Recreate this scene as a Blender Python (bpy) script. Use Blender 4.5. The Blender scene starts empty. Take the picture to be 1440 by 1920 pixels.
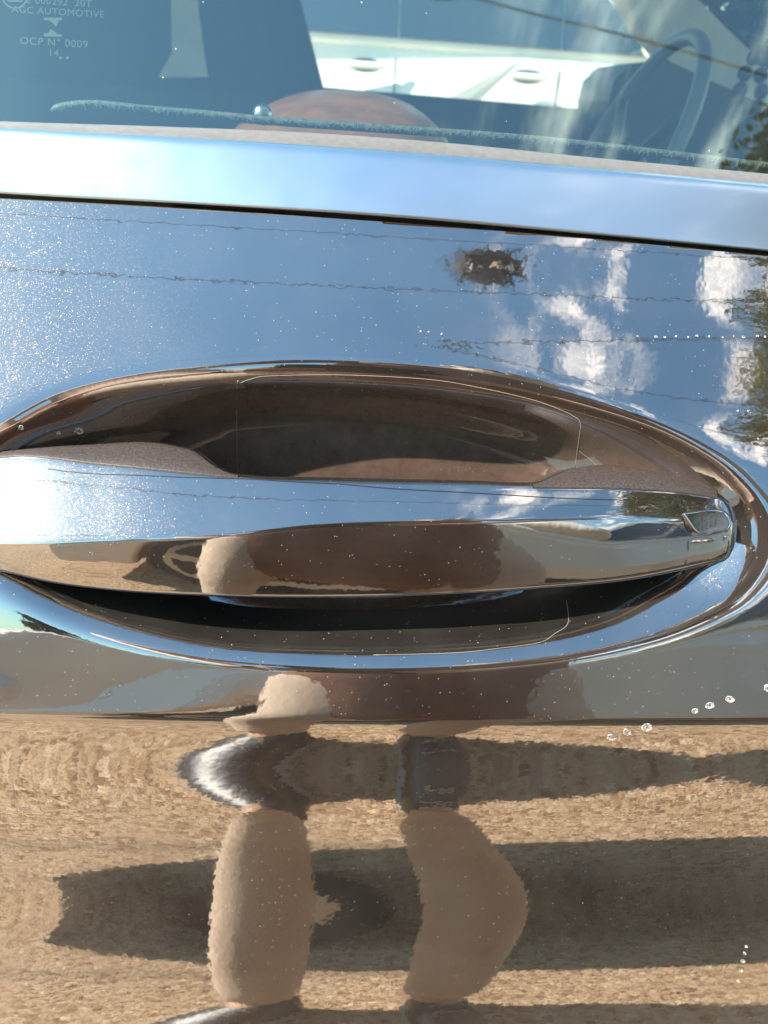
import bpy, bmesh, math, random
import numpy as np
from mathutils import Vector, Matrix
R = math.radians
random.seed(7); rng = np.random.default_rng(7)
S = bpy.context.scene
# ------------------------------------------------------------------ camera
CAM = np.array([0.0, -0.222, 0.972]); PITCH, YAW, ROLL = -28.5, 5.0, 4.0
def basis():
    p, y, r = R(PITCH), R(YAW), R(ROLL)
    f = np.array([math.sin(y)*math.cos(p), math.cos(y)*math.cos(p), math.sin(p)])
    ri = np.array([math.cos(y), -math.sin(y), 0.0]); up = np.cross(ri, f)
    return f, ri*math.cos(r)+up*math.sin(r), -ri*math.sin(r)+up*math.cos(r)
FW, RT, UP = basis()
cd = bpy.data.cameras.new("camera"); cam = bpy.data.objects.new("camera", cd); S.collection.objects.link(cam)
cam.matrix_world = Matrix(((RT[0], UP[0], -FW[0], CAM[0]), (RT[1], UP[1], -FW[1], CAM[1]), (RT[2], UP[2], -FW[2], CAM[2]), (0, 0, 0, 1)))
cd.sensor_fit = 'HORIZONTAL'; cd.sensor_width = 26; cd.lens = 26; cd.clip_start = 0.01; cd.clip_end = 3000
cd.dof.use_dof = True; cd.dof.focus_distance = 0.235; cd.dof.aperture_fstop = 20
S.camera = cam
# ------------------------------------------------------------------ sky, sun, exposure
SUN_EL, SUN_AZ = 42.0, 72.0        # azimuth: degrees left of straight behind the photographer
to_sun = Vector((-math.sin(R(SUN_AZ))*math.cos(R(SUN_EL)), -math.cos(R(SUN_AZ))*math.cos(R(SUN_EL)), math.sin(R(SUN_EL))))
def N(nt, typ, **kw):
    n = nt.nodes.new(typ)
    for k, v in kw.items():
        if k in n.inputs: n.inputs[k].default_value = v
        else: setattr(n, k, v)
    return n
w = bpy.data.worlds.new("World"); S.world = w; w.use_nodes = True
nt = w.node_tree; nt.nodes.clear(); L = nt.links.new
out = N(nt, 'ShaderNodeOutputWorld'); bg = N(nt, 'ShaderNodeBackground'); bg.inputs['Strength'].default_value = 0.135
sky = N(nt, 'ShaderNodeTexSky'); sky.sky_type = 'NISHITA'; sky.sun_disc = False
sky.sun_elevation = R(SUN_EL); sky.sun_rotation = math.atan2(to_sun.x, to_sun.y)
sky.air_density = 1.3; sky.dust_density = 0.8; sky.ozone_density = 0.6
tc = N(nt, 'ShaderNodeTexCoord'); sep = N(nt, 'ShaderNodeSeparateXYZ'); L(tc.outputs['Generated'], sep.inputs[0])
zz = N(nt, 'ShaderNodeMath', operation='ADD'); L(sep.outputs['Z'], zz.inputs[0]); zz.inputs[1].default_value = 0.25
zm = N(nt, 'ShaderNodeMath', operation='MAXIMUM'); L(zz.outputs[0], zm.inputs[0]); zm.inputs[1].default_value = 0.05
dx = N(nt, 'ShaderNodeMath', operation='DIVIDE'); L(sep.outputs['X'], dx.inputs[0]); L(zm.outputs[0], dx.inputs[1])
dy = N(nt, 'ShaderNodeMath', operation='DIVIDE'); L(sep.outputs['Y'], dy.inputs[0]); L(zm.outputs[0], dy.inputs[1])
cb = N(nt, 'ShaderNodeCombineXYZ'); L(dx.outputs[0], cb.inputs[0]); L(dy.outputs[0], cb.inputs[1])
cmap = N(nt, 'ShaderNodeMapping'); L(cb.outputs[0], cmap.inputs[0]); cmap.inputs['Location'].default_value = (3.3, 1.2, 0.4); cmap.inputs['Scale'].default_value = (2.6, .8, 1)
cn = N(nt, 'ShaderNodeTexNoise', Scale=3.6, Detail=9.0, Roughness=0.58); L(cmap.outputs[0], cn.inputs['Vector'])
cr = N(nt, 'ShaderNodeMapRange'); cr.interpolation_type = 'SMOOTHSTEP'; L(cn.outputs['Fac'], cr.inputs['Value'])
cr.inputs['From Min'].default_value = 0.52; cr.inputs['From Max'].default_value = 0.70
cm = N(nt, 'ShaderNodeMixRGB'); L(cr.outputs[0], cm.inputs[0]); st = N(nt, 'ShaderNodeVectorMath', operation='MULTIPLY'); L(sky.outputs[0], st.inputs[0]); st.inputs[1].default_value = (.60, .88, .92); L(st.outputs[0], cm.inputs[1]); cm.inputs[2].default_value = (12.5, 11.2, 9.8, 1)
ck = N(nt, 'ShaderNodeMapRange'); ck.interpolation_type = 'SMOOTHSTEP'; L(dx.outputs[0], ck.inputs['Value']); ck.inputs['From Min'].default_value = .14; ck.inputs['From Max'].default_value = .30
cf = N(nt, 'ShaderNodeMath', operation='MULTIPLY'); L(cr.outputs[0], cf.inputs[0]); L(ck.outputs[0], cf.inputs[1]); ck.inputs['To Max'].default_value = .82; L(cf.outputs[0], cm.inputs[0])
L(cm.outputs[0], bg.inputs['Color']); L(bg.outputs[0], out.inputs['Surface'])
sd = bpy.data.lights.new("sun", 'SUN'); sd.energy = 5.0; sd.angle = R(0.53); sd.color = (1.0, 0.93, 0.83)
so = bpy.data.objects.new("sun", sd); S.collection.objects.link(so); so.rotation_euler = (-to_sun).to_track_quat('-Z', 'Y').to_euler(); so.location = (-3, -6, 6)
S.view_settings.view_transform = 'Standard'; S.view_settings.look = 'None'; S.view_settings.exposure = 1.9; S.view_settings.gamma = 1.0
S.cycles.use_denoising = True; S.cycles.max_bounces = 10; S.cycles.glossy_bounces = 7; S.cycles.transparent_max_bounces = 16
S.cycles.caustics_reflective = False; S.cycles.caustics_refractive = False
# ------------------------------------------------------------------ rays
def ray(c, r):
    d = FW + RT*((c-720)/1440) - UP*((r-960)/1440)
    return d/np.linalg.norm(d)
def elev(c, r): return math.degrees(math.asin(ray(c, r)[2]))
def at_y(c, r, y):
    d = ray(c, r); return CAM + d*((y-CAM[1])/d[1])
def at_z(c, r, z):
    d = ray(c, r); return CAM + d*((z-CAM[2])/d[2])
def lin(pts, x):
    xs, ys = zip(*pts); return np.interp(x, xs, ys)
def smooth_interp(pts, x):           # monotone-ish cubic (Catmull) through the points
    xs = np.array([p[0] for p in pts], float); ys = np.array([p[1] for p in pts], float)
    m = np.gradient(ys, xs); x = np.clip(x, xs[0], xs[-1])
    i = np.clip(np.searchsorted(xs, x)-1, 0, len(xs)-2); h = xs[i+1]-xs[i]; t = (x-xs[i])/h
    return (2*t**3-3*t**2+1)*ys[i]+(t**3-2*t**2+t)*h*m[i]+(-2*t**3+3*t**2)*ys[i+1]+(t**3-t**2)*h*m[i+1]
def catmull(p, k=10):
    p = [np.array(q, float) for q in p]; o = []
    for i in range(len(p)-1):
        a, b, c_, d = p[max(i-1, 0)], p[i], p[i+1], p[min(i+2, len(p)-1)]
        for j in range(k):
            t = j/k; o.append(.5*((2*b)+(c_-a)*t+(2*a-5*b+4*c_-d)*t*t+(-a+3*b-3*c_+d)*t**3))
    o.append(p[-1]); return o
# ------------------------------------------------------------------ object helpers
def tag(o, label=None, cat=None, group=None, kind=None):
    if label: o['label'] = label
    if cat: o['category'] = cat
    if group: o['group'] = group
    if kind: o['kind'] = kind
    return o
def empty(name, loc=(0, 0, 0), rz=0.0):
    o = bpy.data.objects.new(name, None); S.collection.objects.link(o); o.location = loc; o.rotation_euler = (0, 0, rz); o.empty_display_size = 0.1
    return o
def link(o, parent=None):
    S.collection.objects.link(o)
    if parent is not None:
        o.parent = parent
    return o
def world_of(o):
    M = Matrix.Identity(4)
    while o is not None:
        M = (Matrix.Translation(o.location) @ o.rotation_euler.to_matrix().to_4x4()) @ M
        o = o.parent
    return M
def mesh_obj(name, verts, faces, mat, parent=None, smooth=True, local=False):
    me = bpy.data.meshes.new(name); me.from_pydata([tuple(v) for v in verts], [], [tuple(f) for f in faces])
    if parent is not None and not local: me.transform(world_of(parent).inverted())
    if mat: me.materials.append(mat)
    if smooth: me.polygons.foreach_set('use_smooth', [True]*len(me.polygons))
    me.update(); o = bpy.data.objects.new(name, me); return link(o, parent)
def grid_obj(name, P, mat, parent=None, close_v=False, caps=False):
    P = np.asarray(P); a, b, _ = P.shape; f = []
    for i in range(a-1):
        for j in range(b-1 if not close_v else b):
            k = (j+1) % b; f.append((i*b+j, i*b+k, (i+1)*b+k, (i+1)*b+j))
    if caps: f.append(tuple(range(b))[::-1]); f.append(tuple((a-1)*b+j for j in range(b)))
    return mesh_obj(name, P.reshape(-1, 3), f, mat, parent)
def bm_obj(name, bm, mat, parent=None, smooth=False, local=True, bevel=0, seg=2):
    me = bpy.data.meshes.new(name); bm.normal_update(); bm.to_mesh(me); bm.free()
    if parent is not None and not local: me.transform(world_of(parent).inverted())
    if mat: me.materials.append(mat)
    if smooth: me.polygons.foreach_set('use_smooth', [True]*len(me.polygons))
    o = bpy.data.objects.new(name, me); link(o, parent)
    if bevel:
        m = o.modifiers.new('bevel', 'BEVEL'); m.width = bevel; m.segments = seg; m.limit_method = 'ANGLE'; m.angle_limit = R(35)
    return o
def add_box(bm, lo, hi, rot=None, origin=(0, 0, 0)):
    r = bmesh.ops.create_cube(bm, size=1.0); c = [(a+b)/2 for a, b in zip(lo, hi)]; s = [abs(b-a) for a, b in zip(lo, hi)]
    M = Matrix.Translation(c) @ Matrix.Diagonal((*s, 1))
    if rot is not None: M = Matrix.Translation(origin) @ rot.to_4x4() @ M
    bmesh.ops.transform(bm, matrix=M, verts=r['verts']); return r['verts']
def box(name, lo, hi, mat, parent=None, bevel=0.0, local=True, smooth=False):
    bm = bmesh.new(); add_box(bm, lo, hi); return bm_obj(name, bm, mat, parent, smooth=smooth, local=local, bevel=bevel)
def tube_pts(pts, rad, n=8):
    pts = [np.array(p, float) for p in pts]; Pg = []
    prev = None
    for i, p in enumerate(pts):
        d = pts[min(i+1, len(pts)-1)]-pts[max(i-1, 0)]; d /= np.linalg.norm(d)+1e-12
        u = np.cross(d, (0, 0, 1.0)) if prev is None else prev-d*np.dot(prev, d)
        if np.linalg.norm(u) < 1e-6: u = np.cross(d, (0, 1.0, 0))
        u /= np.linalg.norm(u); prev = u; v = np.cross(d, u); rr = rad[i] if hasattr(rad, '__len__') else rad
        Pg.append([p+rr*(math.cos(2*math.pi*k/n)*u+math.sin(2*math.pi*k/n)*v) for k in range(n)])
    return np.array(Pg)
def tube(name, pts, rad, mat, parent=None, n=8):
    return grid_obj(name, tube_pts(pts, rad, n), mat, parent, close_v=True, caps=True)
def ball(name, c, r, mat, parent=None, seg=24, local=True):
    bm = bmesh.new(); v = bmesh.ops.create_uvsphere(bm, u_segments=seg, v_segments=seg//2, radius=1.0)['verts']
    r = r if hasattr(r, '__len__') else (r, r, r)
    bmesh.ops.transform(bm, matrix=Matrix.Translation(c) @ Matrix.Diagonal((*r, 1)), verts=v)
    return bm_obj(name, bm, mat, parent, smooth=True, local=local)
# ------------------------------------------------------------------ materials
def new_mat(name):
    m = bpy.data.materials.new(name); m.use_nodes = True; nt = m.node_tree; nt.nodes.clear()
    o = nt.nodes.new('ShaderNodeOutputMaterial'); return m, nt, o
def simple(name, col, rough=0.5, metal=0.0, noise=0.0, nscale=20.0, bump=0.0, bscale=60.0, coat=0.0, spec=0.5, ior=1.5):
    m, nt, o = new_mat(name); L = nt.links.new
    b = N(nt, 'ShaderNodeBsdfPrincipled'); b.inputs['Roughness'].default_value = rough; b.inputs['Metallic'].default_value = metal
    b.inputs['Base Color'].default_value = (*col, 1); b.inputs['Coat Weight'].default_value = coat; b.inputs['Specular IOR Level'].default_value = spec; b.inputs['IOR'].default_value = ior
    b.inputs['Coat Roughness'].default_value = 0.03
    t = N(nt, 'ShaderNodeTexCoord')
    if noise:
        n = N(nt, 'ShaderNodeTexNoise', Scale=nscale, Detail=6.0); L(t.outputs['Object'], n.inputs['Vector'])
        r = N(nt, 'ShaderNodeMapRange'); L(n.outputs['Fac'], r.inputs['Value']); r.inputs['From Min'].default_value = .3; r.inputs['From Max'].default_value = .7
        r.inputs['To Min'].default_value = 1-noise; r.inputs['To Max'].default_value = 1+noise
        mm = N(nt, 'ShaderNodeVectorMath', operation='SCALE'); mm.inputs[0].default_value = col; L(r.outputs[0], mm.inputs['Scale']); L(mm.outputs[0], b.inputs['Base Color'])
    if bump:
        n = N(nt, 'ShaderNodeTexNoise', Scale=bscale, Detail=4.0); L(t.outputs['Object'], n.inputs['Vector'])
        bp = N(nt, 'ShaderNodeBump', Strength=1.0, Distance=bump); L(n.outputs['Fac'], bp.inputs['Height']); L(bp.outputs[0], b.inputs['Normal'])
    L(b.outputs[0], o.inputs[0]); return m
def car_paint(name, base, flake, coat_ior=2.3, peel=0.000014, dust=0.5, rim=1.0):
    """dark metallic paint: flakes under a clear coat with faint orange peel, and a little dust on top"""
    m, nt, o = new_mat(name); L = nt.links.new; t = N(nt, 'ShaderNodeTexCoord'); V = t.outputs['Object']
    b = N(nt, 'ShaderNodeBsdfPrincipled'); b.inputs['Metallic'].default_value = 1.0; b.inputs['Roughness'].default_value = 0.24
    b.inputs['Coat Weight'].default_value = 1.0; b.inputs['Coat IOR'].default_value = coat_ior; b.inputs['Coat Roughness'].default_value = 0.03
    v = N(nt, 'ShaderNodeTexVoronoi', Scale=6500.0); L(V, v.inputs['Vector'])
    sc = N(nt, 'ShaderNodeMapRange'); L(v.outputs['Color'], sc.inputs['Value'])
    mix = N(nt, 'ShaderNodeMixRGB'); L(sc.outputs[0], mix.inputs[0]); mix.inputs[1].default_value = (*base, 1); mix.inputs[2].default_value = (*flake, 1)
    L(mix.outputs[0], b.inputs['Base Color'])
    # flake normals
    geo = N(nt, 'ShaderNodeNewGeometry')
    sb = N(nt, 'ShaderNodeVectorMath', operation='SUBTRACT'); L(v.outputs['Color'], sb.inputs[0]); sb.inputs[1].default_value = (.5, .5, .5)
    ss = N(nt, 'ShaderNodeVectorMath', operation='SCALE'); L(sb.outputs[0], ss.inputs[0]); ss.inputs['Scale'].default_value = 0.42
    ad = N(nt, 'ShaderNodeVectorMath', operation='ADD'); L(ss.outputs[0], ad.inputs[0]); L(geo.outputs['Normal'], ad.inputs[1])
    no = N(nt, 'ShaderNodeVectorMath', operation='NORMALIZE'); L(ad.outputs[0], no.inputs[0]); L(no.outputs[0], b.inputs['Normal'])
    # orange peel in the coat
    n1 = N(nt, 'ShaderNodeTexNoise', Scale=330.0, Detail=1.0); L(V, n1.inputs['Vector'])
    bp = N(nt, 'ShaderNodeBump', Strength=1.0, Distance=peel); L(n1.outputs['Fac'], bp.inputs['Height'])
    L(bp.outputs[0], b.inputs['Coat Normal'])
    n5 = N(nt, 'ShaderNodeTexNoise', Scale=24.0, Detail=7.0, Roughness=.65); L(V, n5.inputs['Vector'])
    r5 = N(nt, 'ShaderNodeMapRange'); L(n5.outputs['Fac'], r5.inputs['Value']); r5.inputs['From Min'].default_value = .4; r5.inputs['From Max'].default_value = .7; r5.inputs['To Min'].default_value = .015; r5.inputs['To Max'].default_value = .05; L(r5.outputs[0], b.inputs['Coat Roughness'])
    # dust specks
    v2 = N(nt, 'ShaderNodeTexVoronoi', Scale=420.0); L(V, v2.inputs['Vector'])
    v3 = N(nt, 'ShaderNodeTexVoronoi', Scale=1300.0); L(V, v3.inputs['Vector'])
    def speck(vn, rad, keep):
        sx = N(nt, 'ShaderNodeSeparateXYZ'); L(vn.outputs['Color'], sx.inputs[0])
        rr = N(nt, 'ShaderNodeMath', operation='MULTIPLY'); L(sx.outputs['X'], rr.inputs[0]); rr.inputs[1].default_value = rad
        a = N(nt, 'ShaderNodeMath', operation='LESS_THAN'); L(vn.outputs['Distance'], a.inputs[0]); L(rr.outputs[0], a.inputs[1])
        k = N(nt, 'ShaderNodeMath', operation='LESS_THAN'); L(sx.outputs['Y'], k.inputs[0]); k.inputs[1].default_value = keep
        q = N(nt, 'ShaderNodeMath', operation='MULTIPLY'); L(a.outputs[0], q.inputs[0]); L(k.outputs[0], q.inputs[1]); return q
    s1 = speck(v2, 0.085, 0.07*dust); s2 = speck(v3, 0.24, 0.22*dust)
    mx = N(nt, 'ShaderNodeMath', operation='MAXIMUM'); L(s1.outputs[0], mx.inputs[0]); L(s2.outputs[0], mx.inputs[1])
    mf = N(nt, 'ShaderNodeMath', operation='MULTIPLY'); L(mx.outputs[0], mf.inputs[0]); mf.inputs[1].default_value = 0.30
    df = N(nt, 'ShaderNodeBsdfDiffuse'); df.inputs['Color'].default_value = (.62, .55, .47, 1)
    # thin even film of dust
    n2 = N(nt, 'ShaderNodeTexNoise', Scale=38.0, Detail=5.0); L(V, n2.inputs['Vector'])
    r2 = N(nt, 'ShaderNodeMapRange'); L(n2.outputs['Fac'], r2.inputs['Value']); r2.inputs['From Min'].default_value = .35; r2.inputs['From Max'].default_value = .75
    r2.inputs['To Min'].default_value = 0.011; r2.inputs['To Max'].default_value = 0.036*dust+.010
    fa = N(nt, 'ShaderNodeMath', operation='MAXIMUM'); L(mf.outputs[0], fa.inputs[0]); L(r2.outputs[0], fa.inputs[1])
    ms = N(nt, 'ShaderNodeMixShader'); L(fa.outputs[0], ms.inputs[0])
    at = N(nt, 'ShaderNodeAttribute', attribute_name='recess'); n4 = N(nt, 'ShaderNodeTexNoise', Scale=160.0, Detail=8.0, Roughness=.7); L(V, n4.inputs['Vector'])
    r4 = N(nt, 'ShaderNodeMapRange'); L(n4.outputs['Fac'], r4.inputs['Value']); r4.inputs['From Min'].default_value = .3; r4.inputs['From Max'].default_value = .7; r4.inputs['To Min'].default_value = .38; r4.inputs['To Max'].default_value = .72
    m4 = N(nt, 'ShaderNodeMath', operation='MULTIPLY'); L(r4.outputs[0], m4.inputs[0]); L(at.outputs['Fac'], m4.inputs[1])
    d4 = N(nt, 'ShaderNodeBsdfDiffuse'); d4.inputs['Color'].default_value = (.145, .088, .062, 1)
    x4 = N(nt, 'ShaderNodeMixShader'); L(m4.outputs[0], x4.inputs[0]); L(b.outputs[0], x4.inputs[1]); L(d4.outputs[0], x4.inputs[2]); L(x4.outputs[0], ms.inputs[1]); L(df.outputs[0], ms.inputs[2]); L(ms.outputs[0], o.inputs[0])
    return m
M = {}
M['paint'] = car_paint('brown_metallic_paint', (.006, .0036, .0026), (.022, .014, .0105), coat_ior=3.1)
M['dusty'] = simple('dusty_brown_plastic', (.032, .022, .017), .5, noise=.5, nscale=1500, bump=.0001, bscale=900)
M['black'] = simple('black_rubber', (.012, .012, .012), .55, noise=.3)
M['seal'] = simple('grey_rubber_seal', (.10, .095, .09), .6, noise=.12, nscale=400)
M['trimdark'] = simple('black_gap', (.006, .005, .005), .5)
M['film'] = simple('film_edge', (.36, .31, .25), .5)
M['cabin'] = simple('dark_cabin', (.010, .012, .014), .7, noise=.4)
M['dash'] = simple('dashboard_plastic', (.02, .02, .022), .5, noise=.3, bump=.0004, bscale=400)
M['leather'] = simple('brown_leather', (.115, .056, .034), .25, noise=.25, nscale=60, bump=.0003, bscale=300)
M['beige'] = simple('beige_cloth', (.70, .66, .56), .8, noise=.1)
M['greyplastic'] = simple('pale_grey_plastic', (.15, .15, .15), .4)
def trim_mat():
    m, nt, o = new_mat('satin_aluminium'); L = nt.links.new; t = N(nt, 'ShaderNodeTexCoord')
    b = N(nt, 'ShaderNodeBsdfPrincipled'); b.inputs['Metallic'].default_value = 1; b.inputs['Base Color'].default_value = (.43, .49, .54, 1)
    n = N(nt, 'ShaderNodeTexNoise', Scale=90.0, Detail=3.0); L(t.outputs['Object'], n.inputs['Vector'])
    r = N(nt, 'ShaderNodeMapRange'); L(n.outputs['Fac'], r.inputs['Value']); r.inputs['To Min'].default_value = .30; r.inputs['To Max'].default_value = .36; L(r.outputs[0], b.inputs['Roughness'])
    b.inputs['Coat Weight'].default_value = .5; b.inputs['Coat Roughness'].default_value = .05
    L(b.outputs[0], o.inputs[0]); return m
M['trim'] = trim_mat()
def glass_mat(name, tint=(.62, .70, .60), refl=0.17):
    m, nt, o = new_mat(name); L = nt.links.new
    tr = N(nt, 'ShaderNodeBsdfTransparent'); tr.inputs['Color'].default_value = (*tint, 1)
    gl = N(nt, 'ShaderNodeBsdfGlossy'); gl.inputs['Roughness'].default_value = 0.0; gl.inputs['Color'].default_value = (.70, 1, 1, 1)
    t = N(nt, 'ShaderNodeTexCoord'); v = N(nt, 'ShaderNodeTexVoronoi', Scale=230.0); L(t.outputs['Object'], v.inputs['Vector'])
    sx = N(nt, 'ShaderNodeSeparateXYZ'); L(v.outputs['Color'], sx.inputs[0])
    rr = N(nt, 'ShaderNodeMath', operation='MULTIPLY'); L(sx.outputs['X'], rr.inputs[0]); rr.inputs[1].default_value = .10
    a = N(nt, 'ShaderNodeMath', operation='LESS_THAN'); L(v.outputs['Distance'], a.inputs[0]); L(rr.outputs[0], a.inputs[1])
    k = N(nt, 'ShaderNodeMath', operation='LESS_THAN'); L(sx.outputs['Y'], k.inputs[0]); k.inputs[1].default_value = .35
    q = N(nt, 'ShaderNodeMath', operation='MULTIPLY'); L(a.outputs[0], q.inputs[0]); L(k.outputs[0], q.inputs[1])
    q2 = N(nt, 'ShaderNodeMath', operation='MULTIPLY'); L(q.outputs[0], q2.inputs[0]); q2.inputs[1].default_value = .35
    q3 = N(nt, 'ShaderNodeMath', operation='ADD'); L(q2.outputs[0], q3.inputs[0]); q3.inputs[1].default_value = .012
    fr = N(nt, 'ShaderNodeLayerWeight'); fr.inputs['Blend'].default_value = .15
    f1 = N(nt, 'ShaderNodeMapRange'); L(fr.outputs['Fresnel'], f1.inputs['Value']); f1.inputs['To Min'].default_value = refl-.03; f1.inputs['To Max'].default_value = 1.0
    m1 = N(nt, 'ShaderNodeMixShader'); L(f1.outputs[0], m1.inputs[0]); L(tr.outputs[0], m1.inputs[1]); L(gl.outputs[0], m1.inputs[2])
    df = N(nt, 'ShaderNodeBsdfDiffuse'); df.inputs['Color'].default_value = (.7, .7, .66, 1)
    m2 = N(nt, 'ShaderNodeMixShader'); L(q3.outputs[0], m2.inputs[0]); L(m1.outputs[0], m2.inputs[1]); L(df.outputs[0], m2.inputs[2]); L(m2.outputs[0], o.inputs[0])
    return m
M['glass'] = glass_mat('window_glass')
M['carglass'] = simple('dark_car_glass', (.02, .03, .035), .03, spec=.8, coat=1)
M['tyre'] = simple('tyre_rubber', (.02, .02, .02), .8); M['rim'] = simple('alloy_rim', (.45, .45, .46), .3, 1.0)
M['whitepaint'] = simple('white_car_paint', (.80, .80, .74), .35, coat=1); M['silver'] = simple('off_white_car_paint', (.80, .73, .62), .4, coat=1)
M['lamp'] = simple('lamp_lens', (.6, .6, .62), .1, coat=1); M['redlamp'] = simple('red_lamp_lens', (.4, .02, .02), .15, coat=1)
M['plate'] = simple('plate_white', (.75, .75, .72), .4)
# ------------------------------------------------------------------ door skin profile
# (image row on the centre column, elevation of the reflected ray wanted there)
E_ROWS = [(366, 80), (385, 75), (420, 64), (450, 57.5), (475, 55.5), (520, 57), (560, 61), (600, 66), (640, 69), (700, 69), (740, 66), (780, 61), (820, 55), (900, 42), (1000, 27),
          (1100, 13), (1200, 3), (1250, -1), (1300, -5), (1335, -8), (1343, -11), (1350, -28), (1358, -40), (1372, -49), (1400, -54), (1440, -56), (1475, -54.5), (1510, -51),
          (1560, -43), (1600, -36.5), (1650, -30.5), (1710, -28), (1770, -30.5), (1820, -36), (1860, -43), (1900, -50), (1950, -55), (2000, -56)]
rows = np.arange(366, 2001, 1.0)
el_t = smooth_interp(E_ROWS, rows); P = at_y(720, 366, 0.048); prof = [(P[2], P[1])]; tl = []
for i in range(1, len(rows)):
    rr = 0.5*(rows[i]+rows[i-1]); v = elev(720, rr); t = R((lin([(rows[i-1], el_t[i-1]), (rows[i], el_t[i])], rr)-v)/2); tl.append(math.degrees(t))
    n = np.array([0, -math.cos(t), math.sin(t)]); d = ray(720, rows[i]); Pq = np.array([0, prof[-1][1], prof[-1][0]])
    P = CAM + d*(np.dot(Pq-CAM, n)/np.dot(d, n)); prof.append((P[2], P[1]))
prof = np.array(prof)[::-1]                       # ascending z
zlow, ylow = prof[0]
ext = [(zlow-0.02*k, ylow+0.004*k+0.0016*k*k) for k in range(14, 0, -1)]
prof = np.vstack([np.array(ext), prof, [(prof[-1, 0]+.002*k, prof[-1, 1]+.0018*k) for k in range(1, 16)]])
LOWL = [(-900, 300), (-300, 340), (0, 364), (360, 384), (720, 407), (1080, 438), (1440, 472), (1900, 520), (2600, 600)]
def y_base(z, x=0.0): return np.interp(z, prof[:, 0], prof[:, 1]) + (np.asarray(x)-0.02)**2/(2*5.5)
def hit_base(c, r, it=30):
    d = ray(c, r); y = 0.0
    for _ in range(it):
        p = CAM + d*((y-CAM[1])/d[1]); y = 0.5*y+0.5*float(y_base(p[2], p[0]))
    return p
# ---- recess
OUTL = [(0, 800), (100, 740), (250, 700), (450, 679), (600, 674), (800, 687), (950, 711), (1100, 751), (1250, 809), (1350, 868), (1410, 928), (1437, 985), (1430, 1050), (1380, 1118), (1300, 1163),
        (1200, 1198), (1050, 1228), (850, 1245), (650, 1247), (450, 1235), (300, 1211), (150, 1168), (50, 1122), (0, 1092), (-70, 1052), (-125, 1008), (-150, 960), (-130, 908), (-70, 848)]
opts = np.array([hit_base(c, r)[[0, 2]] for c, r in OUTL]); ctr = np.array([hit_base(640, 965)[0], hit_base(640, 965)[2]])
def dens(p, k=12):
    n = len(p); o = []
    for i in range(n):
        a, b, c_, d = p[(i-1) % n], p[i], p[(i+1) % n], p[(i+2) % n]
        for j in range(k):
            t = j/k; o.append(.5*((2*b)+(c_-a)*t+(2*a-5*b+4*c_-d)*t*t+(-a+3*b-3*c_+d)*t**3))
    return np.array(o)
od = dens(opts); ASP = 2.4
th = np.arctan2((od[:, 1]-ctr[1])*ASP, od[:, 0]-ctr[0]); ra = np.hypot(od[:, 0]-ctr[0], (od[:, 1]-ctr[1])*ASP)
o_ = np.argsort(th); th, ra = th[o_], ra[o_]; th = np.r_[th-2*np.pi, th, th+2*np.pi]; ra = np.r_[ra, ra, ra]
_zt = [hit_base(c, float(smooth_interp(LOWL, c))+8)[[0, 2]] for c in (0, 360, 720, 1080, 1440)]
_pf = np.polyfit([q[0] for q in _zt], [q[1] for q in _zt], 2)
def z_top(x): x = np.asarray(x, float); xc = np.clip(x, -.35, .40); return np.polyval(_pf, xc)+(x-xc)*(-.02)
DEPTH = 0.031
def sp(q, k): return k*np.logaddexp(0.0, q/k)
def bowl(x, z):
    dz = (z-ctr[1])*ASP; t = np.arctan2(dz, x-ctr[0]); s = np.hypot(x-ctr[0], dz)/np.interp(t, th, ra)
    w = .5+.5*np.sin(t); s1 = .64*(1-w)+.42*w
    u = (1-s)/(1-s1); u = sp(u, .05); return DEPTH*(1-sp(1-u, .13))
YB = [float(y_base(hit_base(640, r)[2], 0)) for r in (680, 965, 1240)]; ZB = [float(hit_base(640, r)[2]) for r in (680, 965, 1240)]
print('recess y,z', YB, ZB)
def y_skin(x, z):
    g = bowl(x, z)/DEPTH; back = YB[0]+.010+.10*(z-ZB[1])+.15*(x-ctr[0])**2; b = y_base(z, x); return b+g*np.maximum(back-b, .004)
def hit_skin(c, r):
    d = ray(c, r); lo, hi = .12, .6; f = lambda s: (CAM+d*s)[1]-float(y_skin((CAM+d*s)[0], (CAM+d*s)[2]))
    ss = np.linspace(lo, hi, 200); pr = lo
    for s in ss:
        if f(s) > 0: hi = s; break
        pr = s
    lo = pr
    for _ in range(40):
        m = (lo+hi)/2
        if f(m) > 0: hi = m
        else: lo = m
    return CAM+d*lo
# ------------------------------------------------------------------ the brown car
car = empty('brown_car', (0.2, 0.9, 0.0)); tag(car, 'dark brown metallic car filling the picture, driver door with pull handle and satin window trim', 'car')
ZT = prof[-1, 0]
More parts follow.
